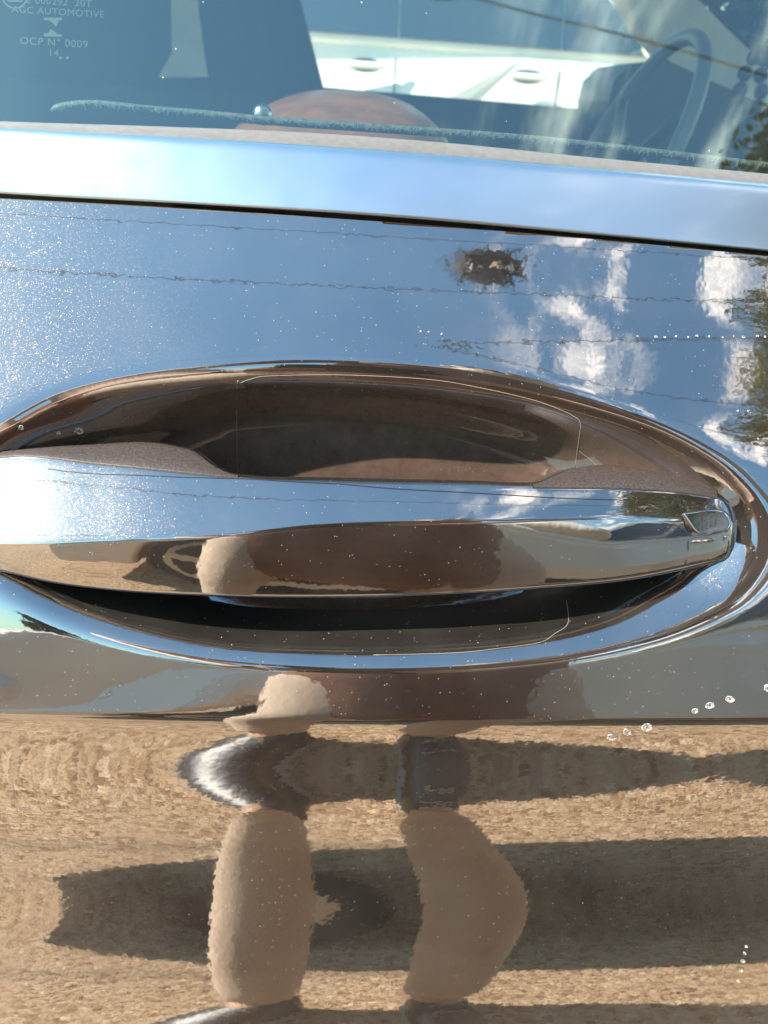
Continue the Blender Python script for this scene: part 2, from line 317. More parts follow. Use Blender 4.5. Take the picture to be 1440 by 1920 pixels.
# belt: lower trim edge follows the photographed line on the plane of the door top
def panel(name, x0, x1, parent, dense=False):
    if dense: xs = np.unique(np.r_[np.linspace(x0, -.30, 12), np.arange(-.30, .38, .0013), np.linspace(.38, x1, 12)])
    else: xs = np.linspace(x0, x1, max(3, int((x1-x0)/.03)))
    zs = np.unique(np.r_[prof[:15, 0], np.arange(zlow, ZT, .0008), prof[-1, 0]]) if dense else np.interp(np.linspace(0, 1, 140), np.linspace(0, 1, len(prof)), prof[:, 0])
    X, Z = np.meshgrid(xs, zs, indexing='ij'); Z = np.minimum(Z, z_top(X)); Y = y_skin(X, Z) if dense else y_base(Z, X*0+np.clip(X, -.5, .5))
    # return flange at top and both sides so that the panel has thickness
    Pm = np.stack([X, Y, Z], -1)
    top = Pm[:, -1:].copy(); top[..., 1] += .02; bot = Pm[:, :1].copy(); bot[..., 1] += .03
    Pm = np.concatenate([bot, Pm, top], 1); a = Pm[:1].copy(); a[..., 1] += .02; b = Pm[-1:].copy(); b[..., 1] += .02
    Pf = np.concatenate([a, Pm, b], 0); o = grid_obj(name, Pf, M['paint'], parent)
    if dense:
        at = o.data.attributes.new('recess', 'FLOAT', 'POINT'); at.data.foreach_set('value', (np.clip((bowl(Pf[..., 0], Pf[..., 2])/DEPTH-.12)/.5, 0, 1)*np.where(Pf[..., 2] > ctr[1]-.008, 1.0, .03)).ravel())  # dust nearly dropped below the handle, putting its shade into the colour
    return o
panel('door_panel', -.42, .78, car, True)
panel('rear_door_panel', -1.30, -.426, car); panel('front_wing', .786, 1.6, car)
# ---- strips along the belt: gap, trim, lip, seal, glass
LOW = [(-900, 300), (-300, 340), (0, 364), (360, 384), (720, 407), (1080, 438), (1440, 472), (1900, 520), (2600, 600)]
UPP = [(-900, 195), (-300, 222), (0, 240), (400, 261), (800, 288), (1100, 314), (1440, 345), (1900, 390), (2600, 460)]
SEA = [(-900, 186), (-300, 211), (0, 227), (300, 237), (600, 250), (840, 268), (1100, 294), (1440, 326), (1900, 372), (2600, 440)]
cols = np.linspace(-900, 2600, 140)
def strip(name, fn, mat, n, parent):      # fn(col) -> list of points
    return grid_obj(name, np.array([fn(c) for c in cols]), mat, parent)
def march(c, r0, P0, tilts):              # tilts: list of (row, tilt deg) downward or upward from r0
    pts = [np.array(P0)]
    for r, t in tilts:
        n = np.array([0, -math.cos(R(t)), math.sin(R(t))]); d = ray(c, r); pts.append(CAM + d*(np.dot(pts[-1]-CAM, n)/np.dot(d, n)))
    return pts
def y_at_belt(c, r): return .046 + float((at_y(c, r, .046)[0]-.02)**2/11)
def trim_pts(c):
    rl, ru = float(smooth_interp(LOW, c)), float(smooth_interp(UPP, c)); rl -= 2
    P0 = at_y(c, rl, y_at_belt(c, rl)-.004); k = 22; o = []; t0 = 21+10*float(np.clip((c-50)/800, 0, 1))
    o.append(P0+np.array([0, .016, .0005])); o.append(P0+np.array([0, .003, -.0006]))
    ts = []
    for i in range(1, k+1):
        u = i/k; r = rl+(ru-rl)*u
        t = 8 if u < .03 else t0+9*(u-.03)/.97 + 30*max(0, (u-.86)/.14)**1.5
        ts.append((r, t))
    o += march(c, rl, P0, ts); o.append(o[-1]+np.array([0, .004, -.001])); o.append(o[-1]+np.array([0, .001, -.012])); return o
strip('window_trim', trim_pts, M['trim'], 0, car)
def gap_pts(c):
    rl = float(smooth_interp(LOW, c)); P0 = at_y(c, rl, y_at_belt(c, rl)); return [P0+np.array([0, .004, .010]), P0+np.array([0, .003, -.002]), P0+np.array([0, .006, -.02])]
strip('belt_gap', gap_pts, M['trimdark'], 0, car)
def seal_pts(c):
    ru, rs = float(smooth_interp(UPP, c)), float(smooth_interp(SEA, c)); p = trim_pts(c)[-3]; a = p+np.array([0, .002, -.0012])
    o = [a+np.array([0, 0, -.01]), a]
    for i in range(1, 7):
        u = i/6; q = at_y(c, ru+(rs-ru)*u, a[1]+.0015+.005*u**1.6); o.append(q)
    o.append(o[-1]+np.array([0, .002, -.003])); return o
strip('weather_seal', seal_pts, M['seal'], 0, car)
GT = 31.0                                # glass leans in by this many degrees
def glass_base(c): return seal_pts(c)[-2]+np.array([0, .001, -.004])
cg = cols[(cols > -820) & (cols < 2500)]
gp = []
for c in cg:
    b = glass_base(c); hgt = .40
    gp.append([b+np.array([0, math.sin(R(GT))*h+.0*h, math.cos(R(GT))*h]) for h in (0, .02, .05, .1, .16, .22, .3, hgt)])
glass = grid_obj('window_glass', np.array(gp), M['glass'], car)
def on_glass(c, r, off=-.0004):
    b = glass_base(c); n = np.array([0, -math.cos(R(GT)), math.sin(R(GT))]); d = ray(c, r)
    p = CAM + d*(np.dot(b+n*off-CAM, n)/np.dot(d, n)); return p
# ---- etched writing on the glass
etch = simple('etched_mark', (.035, .045, .05), .6)
def glass_text(s, c, r, size_px, align='CENTER'):
    p = on_glass(c, r); q = on_glass(c+100, r+6); dvec = Vector(q-p).normalized(); n = Vector((0, -math.cos(R(GT)), math.sin(R(GT)))); up = n.cross(dvec).normalized(); dvec = up.cross(n)
    cu = bpy.data.curves.new('etched_text', 'FONT'); cu.body = s; cu.align_x = align; cu.size = size_px*(Vector(q-p).length/100)*1.38; cu.space_character = 1.08
    tmp = bpy.data.objects.new('tmp', cu); S.collection.objects.link(tmp); bpy.context.view_layer.update()
    me = bpy.data.meshes.new_from_object(tmp.evaluated_get(bpy.context.evaluated_depsgraph_get())); bpy.data.objects.remove(tmp)
    Mx = Matrix(((dvec.x, up.x, n.x, p[0]), (dvec.y, up.y, n.y, p[1]), (dvec.z, up.z, n.z, p[2]), (0, 0, 0, 1)))
    me.transform(world_of(glass).inverted() @ Mx); me.materials.clear(); me.materials.append(etch)
    return link(bpy.data.objects.new('etched_text', me), glass)
glass_text('E 000292', 88, 8, 14); glass_text('20T', 156, 12, 14); glass_text('AGC AUTOMOTIVE', 109, 28, 13.5); glass_text('OCP N° 0009', 101, 86, 15); glass_text('14', 100, 105, 14)
def glass_poly(name, polys):
    vs, fs = [], []
    for pl in polys:
        i0 = len(vs); vs += [on_glass(*q) for q in pl]; fs.append(tuple(range(i0, len(vs))))
    return mesh_obj(name, vs, fs, etch, glass, smooth=False)
glass_poly('etched_mark', [[(82, 33), (116, 33), (116, 38), (110, 38), (105, 50), (98, 42), (90, 38), (82, 38)], [(82, 68), (82, 63), (90, 62), (95, 54), (103, 60), (108, 64), (116, 65), (116, 69)]])
for cx in (113.5, 126.5): glass_poly('etched_dot', [[(cx+3*math.cos(a*.7), 108.5+3*math.sin(a*.7)) for a in range(9)]])
def ringpx(cx, cy, r1, r2, a0=0, a1=360, n=28):
    return [[(cx+rr*math.cos(R(a0+(a1-a0)*(i+k)/n)), cy+rr*math.sin(R(a0+(a1-a0)*(i+k)/n))) for rr, k in ((r1, 0), (r2, 0), (r2, 1), (r1, 1))] for i in range(n)]
glass_poly('etched_circle', ringpx(28, -8, 22, 24.5)); glass_poly('etched_letters', sum([ringpx(20+9*k, -6, 7, 9.5, 60, 300, 14) for k in range(3)], []))
# ------------------------------------------------------------------ door handle
A_ = [(-230, 965), (-200, 925), (-100, 862), (0, 850), (150, 838), (330, 840), (365, 850), (395, 873), (425, 889), (470, 896), (600, 900), (900, 907), (985, 910), (1010, 909), (1042, 896), (1075, 883), (1110, 878), (1250, 892), (1340, 915), (1385, 944), (1405, 970)]
B_ = [(-230, 975), (-200, 940), (-100, 880), (0, 858), (200, 872), (400, 892), (500, 900), (650, 908), (900, 912), (1050, 915), (1200, 918), (1300, 927), (1360, 940), (1390, 957), (1405, 975)]
C_ = [(-230, 1005), (0, 1018), (200, 1010), (450, 998), (560, 985), (900, 974), (1280, 966), (1370, 974), (1405, 988)]
D_ = [(-230, 1030), (-150, 1045), (0, 1064), (100, 1086), (200, 1099), (400, 1111), (700, 1113), (1000, 1098), (1200, 1078), (1330, 1051), (1370, 1042), (1392, 1029), (1405, 1003)]
hc = np.unique(np.r_[np.arange(-230, -150, 4), np.arange(-150, 1340, 8), np.arange(1340, 1405.1, 2.5)])
def handle_y(c):
    p = at_y(c, 905, -.014); x = p[0]; x0 = at_y(640, 905, -.014)[0]
    y = -.0165 + (.75 if x < x0 else .50)*(x-x0)**2 + 1.1*max(0, -.045-(x-x0))**2
    if c > 1335: u = min(1, max(0, (c-1362)/43)); y += .0070*(1-math.sqrt(max(0, 1-u*u*.99)))
    if c < -90: u = min(1, (-90-c)/140); y += .012*(1-math.sqrt(max(0, 1-u*u*.99)))
    return y
hp = []
for c in hc:
    a, b, cc, dd = (float(smooth_interp(q, c)) for q in (A_, B_, C_, D_)); a = min(a, b-1); B0 = at_y(c, b, handle_y(c))
    back = march(c, b, B0, [(b+(a-b)*u, 62+20*min(1, u*2)) for u in np.linspace(.08, 1, 8)])[1:][::-1]
    f = float(np.clip((c-850)/300, 0, 1)); fl = float(np.clip((c-300)/450, 0, 1)); seq = []
    for u in np.linspace(.03, 1, 26):
        t = 60-9*min(1, u/.12) - 5.5*max(0, (u-.12)/.88); seq.append((b+(cc-b)*u, t))
    for u in np.linspace(.02, 1, 30):
        t = 47 - 34*min(1, u/.08); t = t if u < .08 else 13-10.5*(u-.08)/.92; t += -(1-fl)*5 + f*14*(1-.7*u); seq.append((cc+(dd-cc)*u, t))
    e = 1.0
    for u in np.linspace(.1, 1, 12): seq.append((dd+(7.5*e)*u, 2.5-52*u**1.3))
    fr = march(c, b, B0, seq)
    l = fr[-1]; und = [l+np.array([0, .0015, -.0006]), l+np.array([0, .004, -.0008]), l+np.array([0, .008, .0004]), l+np.array([0, .014, .003]), l+np.array([0, .020, .006])]
    k = back[0]; bk = [k+np.array([0, .003, -.0005]), k+np.array([0, .005, -.003]), k+np.array([0, .009, -.010])]
    hp.append(bk[::-1]+back+fr+und)
handle = grid_obj('door_handle', np.array(hp), M['paint'], car, close_v=True, caps=True)
handle.data.materials.append(M['black']); nb = len(hp[0]); nq = len(hp)-1
for pi in range(nq*nb):
    j = pi % nb
    if j >= nb-4 or j < 2: handle.data.polygons[pi].material_index = 1
# dusty mounting shelves at both ends, seam along the top
def shelf(c0, c1):
    g = []
    for c in np.linspace(c0, c1, 40):
        a, b = float(smooth_interp(A_, c)), float(smooth_interp(B_, c)); a = min(a, b-1.5); B0 = at_y(c, b-1, handle_y(c)-.0004)
        pts = march(c, b-1, B0, [(b-1+(a-2-b)*u, 62+20*min(1, u*2)) for u in np.linspace(.05, 1, 8)])
        g.append([pts[0]+np.array([0, .001, -.004])]+pts+[pts[-1]+np.array([0, .012, -.006])])
    return grid_obj('handle_shelf', np.array(g), M['dusty'], handle)
shelf(-90, 446); shelf(1000, 1345)
SE = [(0, 862), (110, 882), (300, 893), (600, 904), (720, 915), (900, 925), (1050, 934), (1180, 938)]
hN = np.array(hp)
def on_handle(c, r, off=.0):
    i = int(np.clip(np.searchsorted(hc, c), 1, len(hc)-1)); u = (c-hc[i-1])/(hc[i]-hc[i-1]); colp = hN[i-1]*(1-u)+hN[i]*u
    prj = colp-CAM; rr = 960-1440*(prj@UP)/(prj@FW); j0 = int(np.argmin(np.abs(rr[3:70]-r)))+3
    nrm = np.array([0, -1, .5]); return colp[j0]*1.0+off*nrm
def row_pt(c, r, off):
    i = int(np.clip(np.searchsorted(hc, c), 1, len(hc)-1)); u = (c-hc[i-1])/(hc[i]-hc[i-1]); colp = (hN[i-1]*(1-u)+hN[i]*u)[11:70]
    prj = colp-CAM; rr = 960-1440*(prj@UP)/(prj@FW); o = np.argsort(rr); p = np.array([np.interp(r, rr[o], colp[o, k]) for k in range(3)])
    return p+np.array([0, -off, off*.6])
tube('handle_seam', [row_pt(c, float(smooth_interp(SE, c)), .00001) for c in np.linspace(90, 1180, 110)], .00016, M['trimdark'], handle, 6)
# mirror facet shaped to put a sky reflection near the right end
KC = [(1281, 963), (1300, 960), (1330, 956), (1355, 958), (1367, 968), (1370, 984), (1361, 994), (1341, 997), (1326, 1003), (1311, 1000), (1299, 989), (1289, 975)]
kcm = np.array(KC, float).mean(0); kpc = row_pt(kcm[0], kcm[1], .0012); kn = np.array([.18, -math.cos(R(46)), math.sin(R(46))]); kn /= np.linalg.norm(kn)
def on_facet(c, r, off=0.0): d = ray(c, r); return CAM + d*(np.dot(kpc+kn*off-CAM, kn)/np.dot(d, kn))
kd = [np.array(q) for q in catmull(KC+[KC[0]], 5)][:-1]
kp = [[on_facet(*(kcm+(q-kcm)*f_), o_) for q in kd] for f_, o_ in ((.02, .0002), (.5, .0002), (.88, .0002), (.94, .00019), (.985, .0001), (1.0, -.0002), (1.04, -.0030))]
kc = grid_obj('key_cover', np.array(kp), simple('facet_chrome', (.40, .43, .46), .10, 1.0, bump=.00002, bscale=900), handle, close_v=True)
tube('cover_rim', [on_facet(*(kcm+(q-kcm)*1.02), -.0001) for q in kd]+[on_facet(*(kcm+(kd[0]-kcm)*1.02), -.0001)], .00014, M['dusty'], handle, 6)
# ---- protective film outline in the recess, both above and below the handle
FILM = [[(445, 888), (444, 728), (452, 718), (470, 711), (505, 705), (640, 703), (800, 711), (900, 727), (1000, 750), (1050, 768), (1075, 780), (1088, 792), (1086, 820), (1078, 876)],
        [(1062, 1126), (1065, 1168), (1040, 1188), (1010, 1205), (930, 1216), (850, 1224), (700, 1228)], [(1086, 846), (1105, 860), (1122, 876)]]
film = empty('protective_film', (0, 0, 0)); film.parent = car; film.location = (-.2, -.9, 0)
for k, f in enumerate(FILM):
    q = [hit_skin(*p) for p in catmull(f, 6)]
    tube('film_edge', q, .00005 if k != 0 else [.00003 if i < 8 else .00006 for i in range(len(q))], M['film'], film, 5)
# ---- dried water drops
DROPS = [(1147, 1383, 8), (1176, 1373, 7), (1213, 1364, 9), (1303, 1333, 6), (1331, 1323, 8), (1369, 1311, 8), (1439, 1290, 7), (1393, 1802, 4), (1396, 1788, 3), (1389, 1820, 3), (1384, 1840, 3), (1399, 1775, 2.5), (148, 808, 8), (40, 802, 5), (110, 812, 4)]
DROPS += [(x, 631+((i*7)%5-2)*.6, 1.5+((i*3)%4)*.35) for i, x in enumerate((1195, 1230, 1246, 1267, 1290, 1306, 1329, 1355, 1376, 1394, 1420, 1434))] + [(1383, 770, 2.2), (1403, 770, 2), (788, 621, 1.6), (803, 622, 1.5), (828, 626, 1.8)]
drop_m, ntd, od_ = new_mat('dried_drop'); dd_ = N(ntd, 'ShaderNodeBsdfDiffuse'); dd_.inputs['Color'].default_value = (.62, .58, .52, 1); dt_ = N(ntd, 'ShaderNodeBsdfTransparent')
tcn = N(ntd, 'ShaderNodeTexCoord'); tn = N(ntd, 'ShaderNodeTexNoise', Scale=1500.0, Detail=3.0); ntd.links.new(tcn.outputs['Object'], tn.inputs['Vector'])
tr_ = N(ntd, 'ShaderNodeMapRange'); ntd.links.new(tn.outputs['Fac'], tr_.inputs['Value']); tr_.inputs['From Min'].default_value = .4; tr_.inputs['From Max'].default_value = .62; tr_.inputs['To Min'].default_value = .15; tr_.inputs['To Max'].default_value = .8
dm_ = N(ntd, 'ShaderNodeMixShader'); ntd.links.new(tr_.outputs[0], dm_.inputs[0]); ntd.links.new(dt_.outputs[0], dm_.inputs[1]); ntd.links.new(dd_.outputs[0], dm_.inputs[2]); ntd.links.new(dm_.outputs[0], od_.inputs[0])
for cx, cy, r0 in DROPS:
    P0 = hit_skin(cx, cy); g = []; sq = random.uniform(.75, 1.0); ph = random.random()*6; n = 18
    jit = [1+.10*math.sin(2*a*2*math.pi/n+ph)+.05*math.sin(5*a*2*math.pi/n) for a in range(n)]
    for f_, hh in ((1.06, .00002), (1.0, .00016), (.82, .00014), (.7, .00005), (.3, .00004)):
        g.append([hit_skin(cx+r0*f_*jit[a]*math.cos(2*math.pi*a/n), cy+r0*f_*jit[a]*sq*math.sin(2*math.pi*a/n))+np.array([0, -hh, hh*.3]) for a in range(n)])
    grid_obj('dried_drop', np.array(g), drop_m, car, close_v=True)

# ------------------------------------------------------------------ cabin seen through the window
def quad_at(name, pxs, y0, y1, mat, parent):     # a slab whose outline is given on the plane y0, thickness to y1
    a = [at_y(c, r, y0) for c, r in pxs]; b = [np.array([p[0], y1, p[2]]) for p in a]; n = len(a)
    return mesh_obj(name, a+b, [tuple(range(n)), tuple(range(n, 2*n))[::-1]]+[(i, (i+1) % n, n+(i+1) % n, n+i) for i in range(n)], mat, parent, smooth=False)
box('roof_panel', (-1.5, .33, 1.40), (1.3, 1.62, 1.43), M['paint'], car, .012, local=False)
box('cabin_floor', (-1.5, .08, .30), (1.6, 1.75, .33), M['cabin'], car, local=False)
box('rear_bulkhead', (-1.5, .25, .30), (-1.46, 1.6, 1.40), M['cabin'], car, local=False)
box('inner_door_card', (-1.3, .085, .34), (1.5, .10, .88), M['dash'], car, local=False)
quad_at('far_door', [(-2600, -60), (-400, 90), (605, 163), (1130, 207), (1700, 262), (3300, 420), (3300, 900), (-2600, 900)], 1.66, 1.76, M['dash'], car)
quad_at('far_pillar', [(-500, -700), (400, -700), (560, -10), (606, 166), (560, 175), (-500, 110)], 1.62, 1.72, M['cabin'], car)
quad_at('far_rear_panel', [(-2600, -700), (-600, -700), (-500, 110), (-2600, -30)], 1.66, 1.72, M['cabin'], car)
quad_at('windscreen_pillar', [(1000, -300), (1130, -300), (1290, -20), (1440, 130), (1760, 400), (1600, 420), (1330, 200), (1210, 60)], 1.50, 1.58, M['beige'], car)
quad_at('near_pillar', [(1560, -700), (1700, -700), (2300, 300), (2200, 340)], .18, .22, M['cabin'], car)
quad_at('instrument_hood', [(1135, 420), (1142, 190), (1152, 150), (1185, 120), (1250, 112), (1330, 150), (1420, 190), (1700, 262), (1800, 500)], 1.30, 1.50, M['dash'], car)
box('dashboard', (.95, .14, .62), (1.5, 1.6, .93), M['dash'], car, .03, local=False)
# seats: rounded backrest seen from the side
def seat(px, pr, y, name='seat'):
    st = empty(name, (0, 0, 0)); st.parent = car; st.location = (-.2, -.9, 0); c = at_y(px, pr, y)
    bm = bmesh.new(); v = bmesh.ops.create_uvsphere(bm, u_segments=48, v_segments=32, radius=1)['verts']
    for q in v:
        for k in range(3): q.co[k] = math.copysign(abs(q.co[k])**(.62 if k else .8), q.co[k])
        q.co = Vector((q.co.x*.128+c[0]-.10*(q.co.z*.5-.5)*-1, q.co.y*.21+y+.2, q.co.z*.27+c[2]-.27))
    bm_obj('backrest', bm, M['leather'], st, True, local=False)
    box('cushion', (c[0]+.0, y, c[2]-.56), (c[0]+.52, y+.44, c[2]-.40), M['leather'], st, .04, local=False)
seat(668, 168, .27); seat(690, 172, 1.10)
wc = at_y(1145, 335, .80)-np.array([.05, .05, -.02]); wpts = []
wax = Vector((-.93, .06, .36)).normalized(); wu = wax.cross(Vector((0, 1, 0))).normalized(); wv = wax.cross(wu)
sw = empty('steering_wheel', (0, 0, 0)); sw.parent = car; sw.location = (-.2, -.9, 0)
wpts = [Vector(wc)+wu*.165*math.cos(a)+wv*.175*math.sin(a)+Vector((.05, .05, -.02)) for a in np.linspace(0, 2*math.pi, 49)]
tube('wheel_rim', wpts, .0085, M['greyplastic'], sw, 10)
for a in (.2, 2.1, 4.1): tube('spoke', [Vector(wc)+Vector((.05, .05, -.02))+(wu*math.cos(a)*k+wv*math.sin(a)*k) for k in (.03, .1, .165)], .007, M['dash'], sw)
ball('hub', Vector(wc)+Vector((.05, .05, -.02)), .045, M['dash'], sw, local=True).location = (0, 0, 0)
# belt hanging by the far pillar, padded stitched edge along the sill
quad_at('seat_belt', [(318, -200), (362, -200), (372, 20), (384, 110), (390, 145), (296, 145), (322, 100)], 1.52, 1.523, M['beige'], car)
PIP = [(96, 207), (110, 203), (300, 208), (500, 226), (700, 240), (1000, 262), (1340, 300), (1700, 345)]
pr_ = [at_y(c, float(smooth_interp(PIP, c)), glass_base(c)[1]+.03) for c in np.linspace(96, 1700, 160)]
tube('padded_edge', pr_, [.0006 if i == 0 else .0015 for i in range(160)], simple('grey_cord', (.09, .10, .10), .6, noise=.5, nscale=500, bump=.0006, bscale=500), car, 8)
st_m = simple('pale_thread', (.24, .25, .24), .6)
bmst = bmesh.new()
for i in range(150):
    p = Vector(pr_[1+i]); d = (Vector(pr_[min(i+2, 159)])-p); a_ = random.uniform(-.9, .9)
    for s in (-1, 1):
        if random.random() < .25: continue
        hl = random.uniform(.0005, .0013); vs = add_box(bmst, (-hl, -.00012, -.00009), (hl, .00012, .00009)); mt = Matrix.Translation(p+Vector((random.uniform(-.001, .003), -.0016, random.uniform(-.0004, .0008)))) @ Matrix.Rotation(s*.9+a_*.9, 4, 'Y'); bmesh.ops.transform(bmst, matrix=mt, verts=vs)
o = bm_obj('stitching', bmst, st_m, car, local=False); o['kind'] = 'stuff'
ball('clip', (0, 0, 0), .004, M['rim'], car, 16).location = Vector(at_y(492, 215, .12))-car.location
# beads hanging by the mirror
beads = empty('hanging_beads', tuple(at_y(1420, 60, .75))); tag(beads, 'string of black beads hanging inside the car at the far right of the window', 'beads')
for i in range(16):
    ball('bead', (random.uniform(-.004, .004), 0, .12-.016*i), .0085, M['black'], beads, 10)
    ball('bead', (.024+random.uniform(-.004, .004), .01, .12-.016*i), .0085, M['black'], beads, 10)
# ------------------------------------------------------------------ parked cars
def vehicle(name, label, paint, loc, rz, kind):
    root = empty(name, loc, rz); tag(root, label, 'car', 'white parked cars')
    if kind == 'suv': Ln, W, hood, belt, roof, wr, ax = 2.25, .92, 1.02, 1.07, 1.66, .36, 1.34
    else: Ln, W, hood, belt, roof, wr, ax = 2.2, .89, .97, .99, 1.44, .32, 1.46
    k0 = -.30 if kind == 'suv' else 0
    def arch(cx): return [(cx+(wr+.06)*math.cos(a), .22+(wr+.15)*math.sin(a)) for a in np.linspace(0, math.pi, 13)]
    bot = [(Ln-.02, .20)]+arch(ax)+arch(-ax)+[(-Ln+.05, .20)]
    pr = bot+[(-Ln-.02, .55), (-Ln+.02, .85), (-Ln+.12, belt-.02), (-Ln+.3, belt+.02), (-.2, belt), (.98+k0, hood+.03), (1.45+k0, hood), (Ln-.35, hood-(.12 if kind == 'suv' else .03)), (Ln-.05, hood-(.26 if kind == 'suv' else .10)), (Ln+.05, .62), (Ln+.06, .42)]
    ys = [-W, -W+.05, -W+.11]; sc = [(1.0, 0.0)]
    bm = bmesh.new(); f = bm.faces.new([bm.verts.new((x, -W, z)) for x, z in pr]); r_ = bmesh.ops.extrude_face_region(bm, geom=[f])
    bmesh.ops.translate(bm, vec=(0, 2*W, 0), verts=[v for v in r_['geom'] if isinstance(v, bmesh.types.BMVert)])
    for v in bm.verts:
        z = v.co.z; s = 1-.10*max(0, (z-.62)/.45)**2-.05*max(0, (.55-z)/.3); s *= 1-.13*max(0, (abs(v.co.x)-1.5)/.78)**2.4; v.co.y *= s
    bmesh.ops.recalc_face_normals(bm, faces=bm.faces)
    bm_obj('body', bm, paint, root, bevel=.035, seg=3)
    xb0, xb1, xr0, xr1 = -Ln+.18, 1.02+k0, -Ln+.55 if kind == 'suv' else -1.25, .25+k0/2; yb, yr = W-.075, W-.27
    bm = bmesh.new(); V = [bm.verts.new(p) for p in [(xb0, -yb, belt-.03), (xb1, -yb, belt-.03), (xb1, yb, belt-.03), (xb0, yb, belt-.03), (xr0, -yr, roof-.03), (xr1, -yr, roof-.03), (xr1, yr, roof-.03), (xr0, yr, roof-.03)]]
    for q in ((0, 1, 5, 4), (1, 2, 6, 5), (2, 3, 7, 6), (3, 0, 4, 7), (4, 5, 6, 7), (3, 2, 1, 0)): bm.faces.new([V[i] for i in q])
    bm_obj('cabin', bm, paint, root, bevel=.05, seg=3)
    def side_pt(x, z, s, off): u = (z-belt)/(roof-belt); return (x, s*(yb+(yr-yb)*u+off), z)
    zb, zt = belt+.025, roof-.09
    for s in (-1, 1):
        lim = lambda x, z: x
        wins = [[(xb0+.28, zb), (-.925, zb), (-.925, zt-.02), (xr0+.12, zt-.05)], [(-.912, zb), (.0, zb), (.0, zt), (-.912, zt-.02)], [(.013, zb), (xb1-.20, zb), (xr1-.06, zt), (.013, zt)]]
        for wpl in wins:
            vs = [side_pt(x, z, s, .012) for x, z in wpl]+[side_pt(x, z, s, -.01) for x, z in wpl]; fc = [(0, 1, 2, 3), (7, 6, 5, 4)]+[(i, (i+1) % 4, 4+(i+1) % 4, 4+i) for i in range(4)]
            mesh_obj('side_window', vs, fc if s < 0 else [f_[::-1] for f_ in fc], M['carglass'], root, False, True)
        for x in (1.0+k0, -.0, -.93): box('door_seam', (x-.004, s*(W*.985)-.012, .36), (x+.004, s*(W*.985)+.008, belt-.08), M['black'], root)
        for x in (-.18, -1.10):
            b = box('door_handle', (x-.11, s*(W+.002)-.02, belt-.14), (x+.11, s*(W+.002)+.022, belt-.105), paint, root, .012)
            ball('handle_cup', (x, s*(W-.012), belt-.122), (.10, .018, .035), M['black'], root, 16)
        box('sill_trim', (-ax+.45, s*W*.97-.02, .30), (ax-.45, s*W*.97+.012, .40), M['black'], root, .01)
        ball('side_mirror', (.80+k0, s*(W+.10), belt+.07), (.09, .13, .08), paint, root, 20)
        for x in (ax, -ax):
            wh = empty('wheel', (0, 0, 0)); wh.parent = root; wh.location = (x, s*(W-.12), .33)
            p = tube_pts([(0, -.11, 0), (0, -.105, 0), (0, .105, 0), (0, .11, 0)], [wr-.03, wr-.01, wr-.01, wr-.03], 32)
            fs = []; a, b_, _ = p.shape
            for i in range(a-1):
                for j in range(b_): fs.append((i*b_+j, i*b_+(j+1) % b_, (i+1)*b_+(j+1) % b_, (i+1)*b_+j))
            fs += [tuple(range(b_))[::-1], tuple((a-1)*b_+j for j in range(b_))]
            mesh_obj('tyre', p.reshape(-1, 3), fs, M['tyre'], wh, True, True)
            bm = bmesh.new()
            for k in range(5):
                m_ = Matrix.Rotation(k*2*math.pi/5, 4, 'Y'); v = add_box(bm, (-.03, s*.10, .03), (.03, s*.125, wr-.09)); bmesh.ops.transform(bm, matrix=m_, verts=v)
            c_ = bmesh.ops.create_cone(bm, cap_ends=True, segments=24, radius1=.06, radius2=.05, depth=.04)['verts']; bmesh.ops.transform(bm, matrix=Matrix.Translation((0, s*.115, 0)) @ Matrix.Rotation(R(90), 4, 'X'), verts=c_)
            rp = tube_pts([(0, s*.106, 0), (0, s*.122, 0)], [wr-.08, wr-.08], 32)
            for k in range(32): bm.faces.new([bm.verts.new(tuple(rp[i][j % 32]*np.array([f_, 1, f_]))) for i, j, f_ in ((1, k, 1), (1, k+1, 1), (1, k+1, .87), (1, k, .87))])
            bm_obj('rim', bm, M['rim'], wh)
        ball('headlight', (Ln-.12, s*(W-.22), .70), (.15, .16, .07), M['lamp'], root, 20)
        ball('tail_light', (-Ln+.08, s*(W-.16), .84), (.10, .10, .10), M['redlamp'], root, 20)
    def cabq(nm, P4): return mesh_obj(nm, P4, [(0, 1, 2, 3)], M['carglass'], root, False, True)
    cabq('windscreen', [(xb1-.03, -yb+.08, belt+.03), (xb1-.03, yb-.08, belt+.03), (xr1+.06, yr-.06, roof-.08), (xr1+.06, -yr+.06, roof-.08)])
    cabq('rear_screen', [(xb0-.005, yb-.1, belt+.05), (xb0-.005, -yb+.1, belt+.05), (xr0-.05, -yr+.08, roof-.1), (xr0-.05, yr-.08, roof-.1)])
    return root
hp_ = at_y(990, 145, 4.7)
vehicle('parked_car', 'white car parked beyond the far side window with its mirror and door handles showing', M['whitepaint'], (hp_[0]+.18, 4.7+.92, hp_[2]-.945), 0, 'suv')
vehicle('parked_car', 'white car parked close behind the photographer and mirrored in the paint', M['silver'], (1.40, -1.16-.89, 0), math.pi, 'sedan')
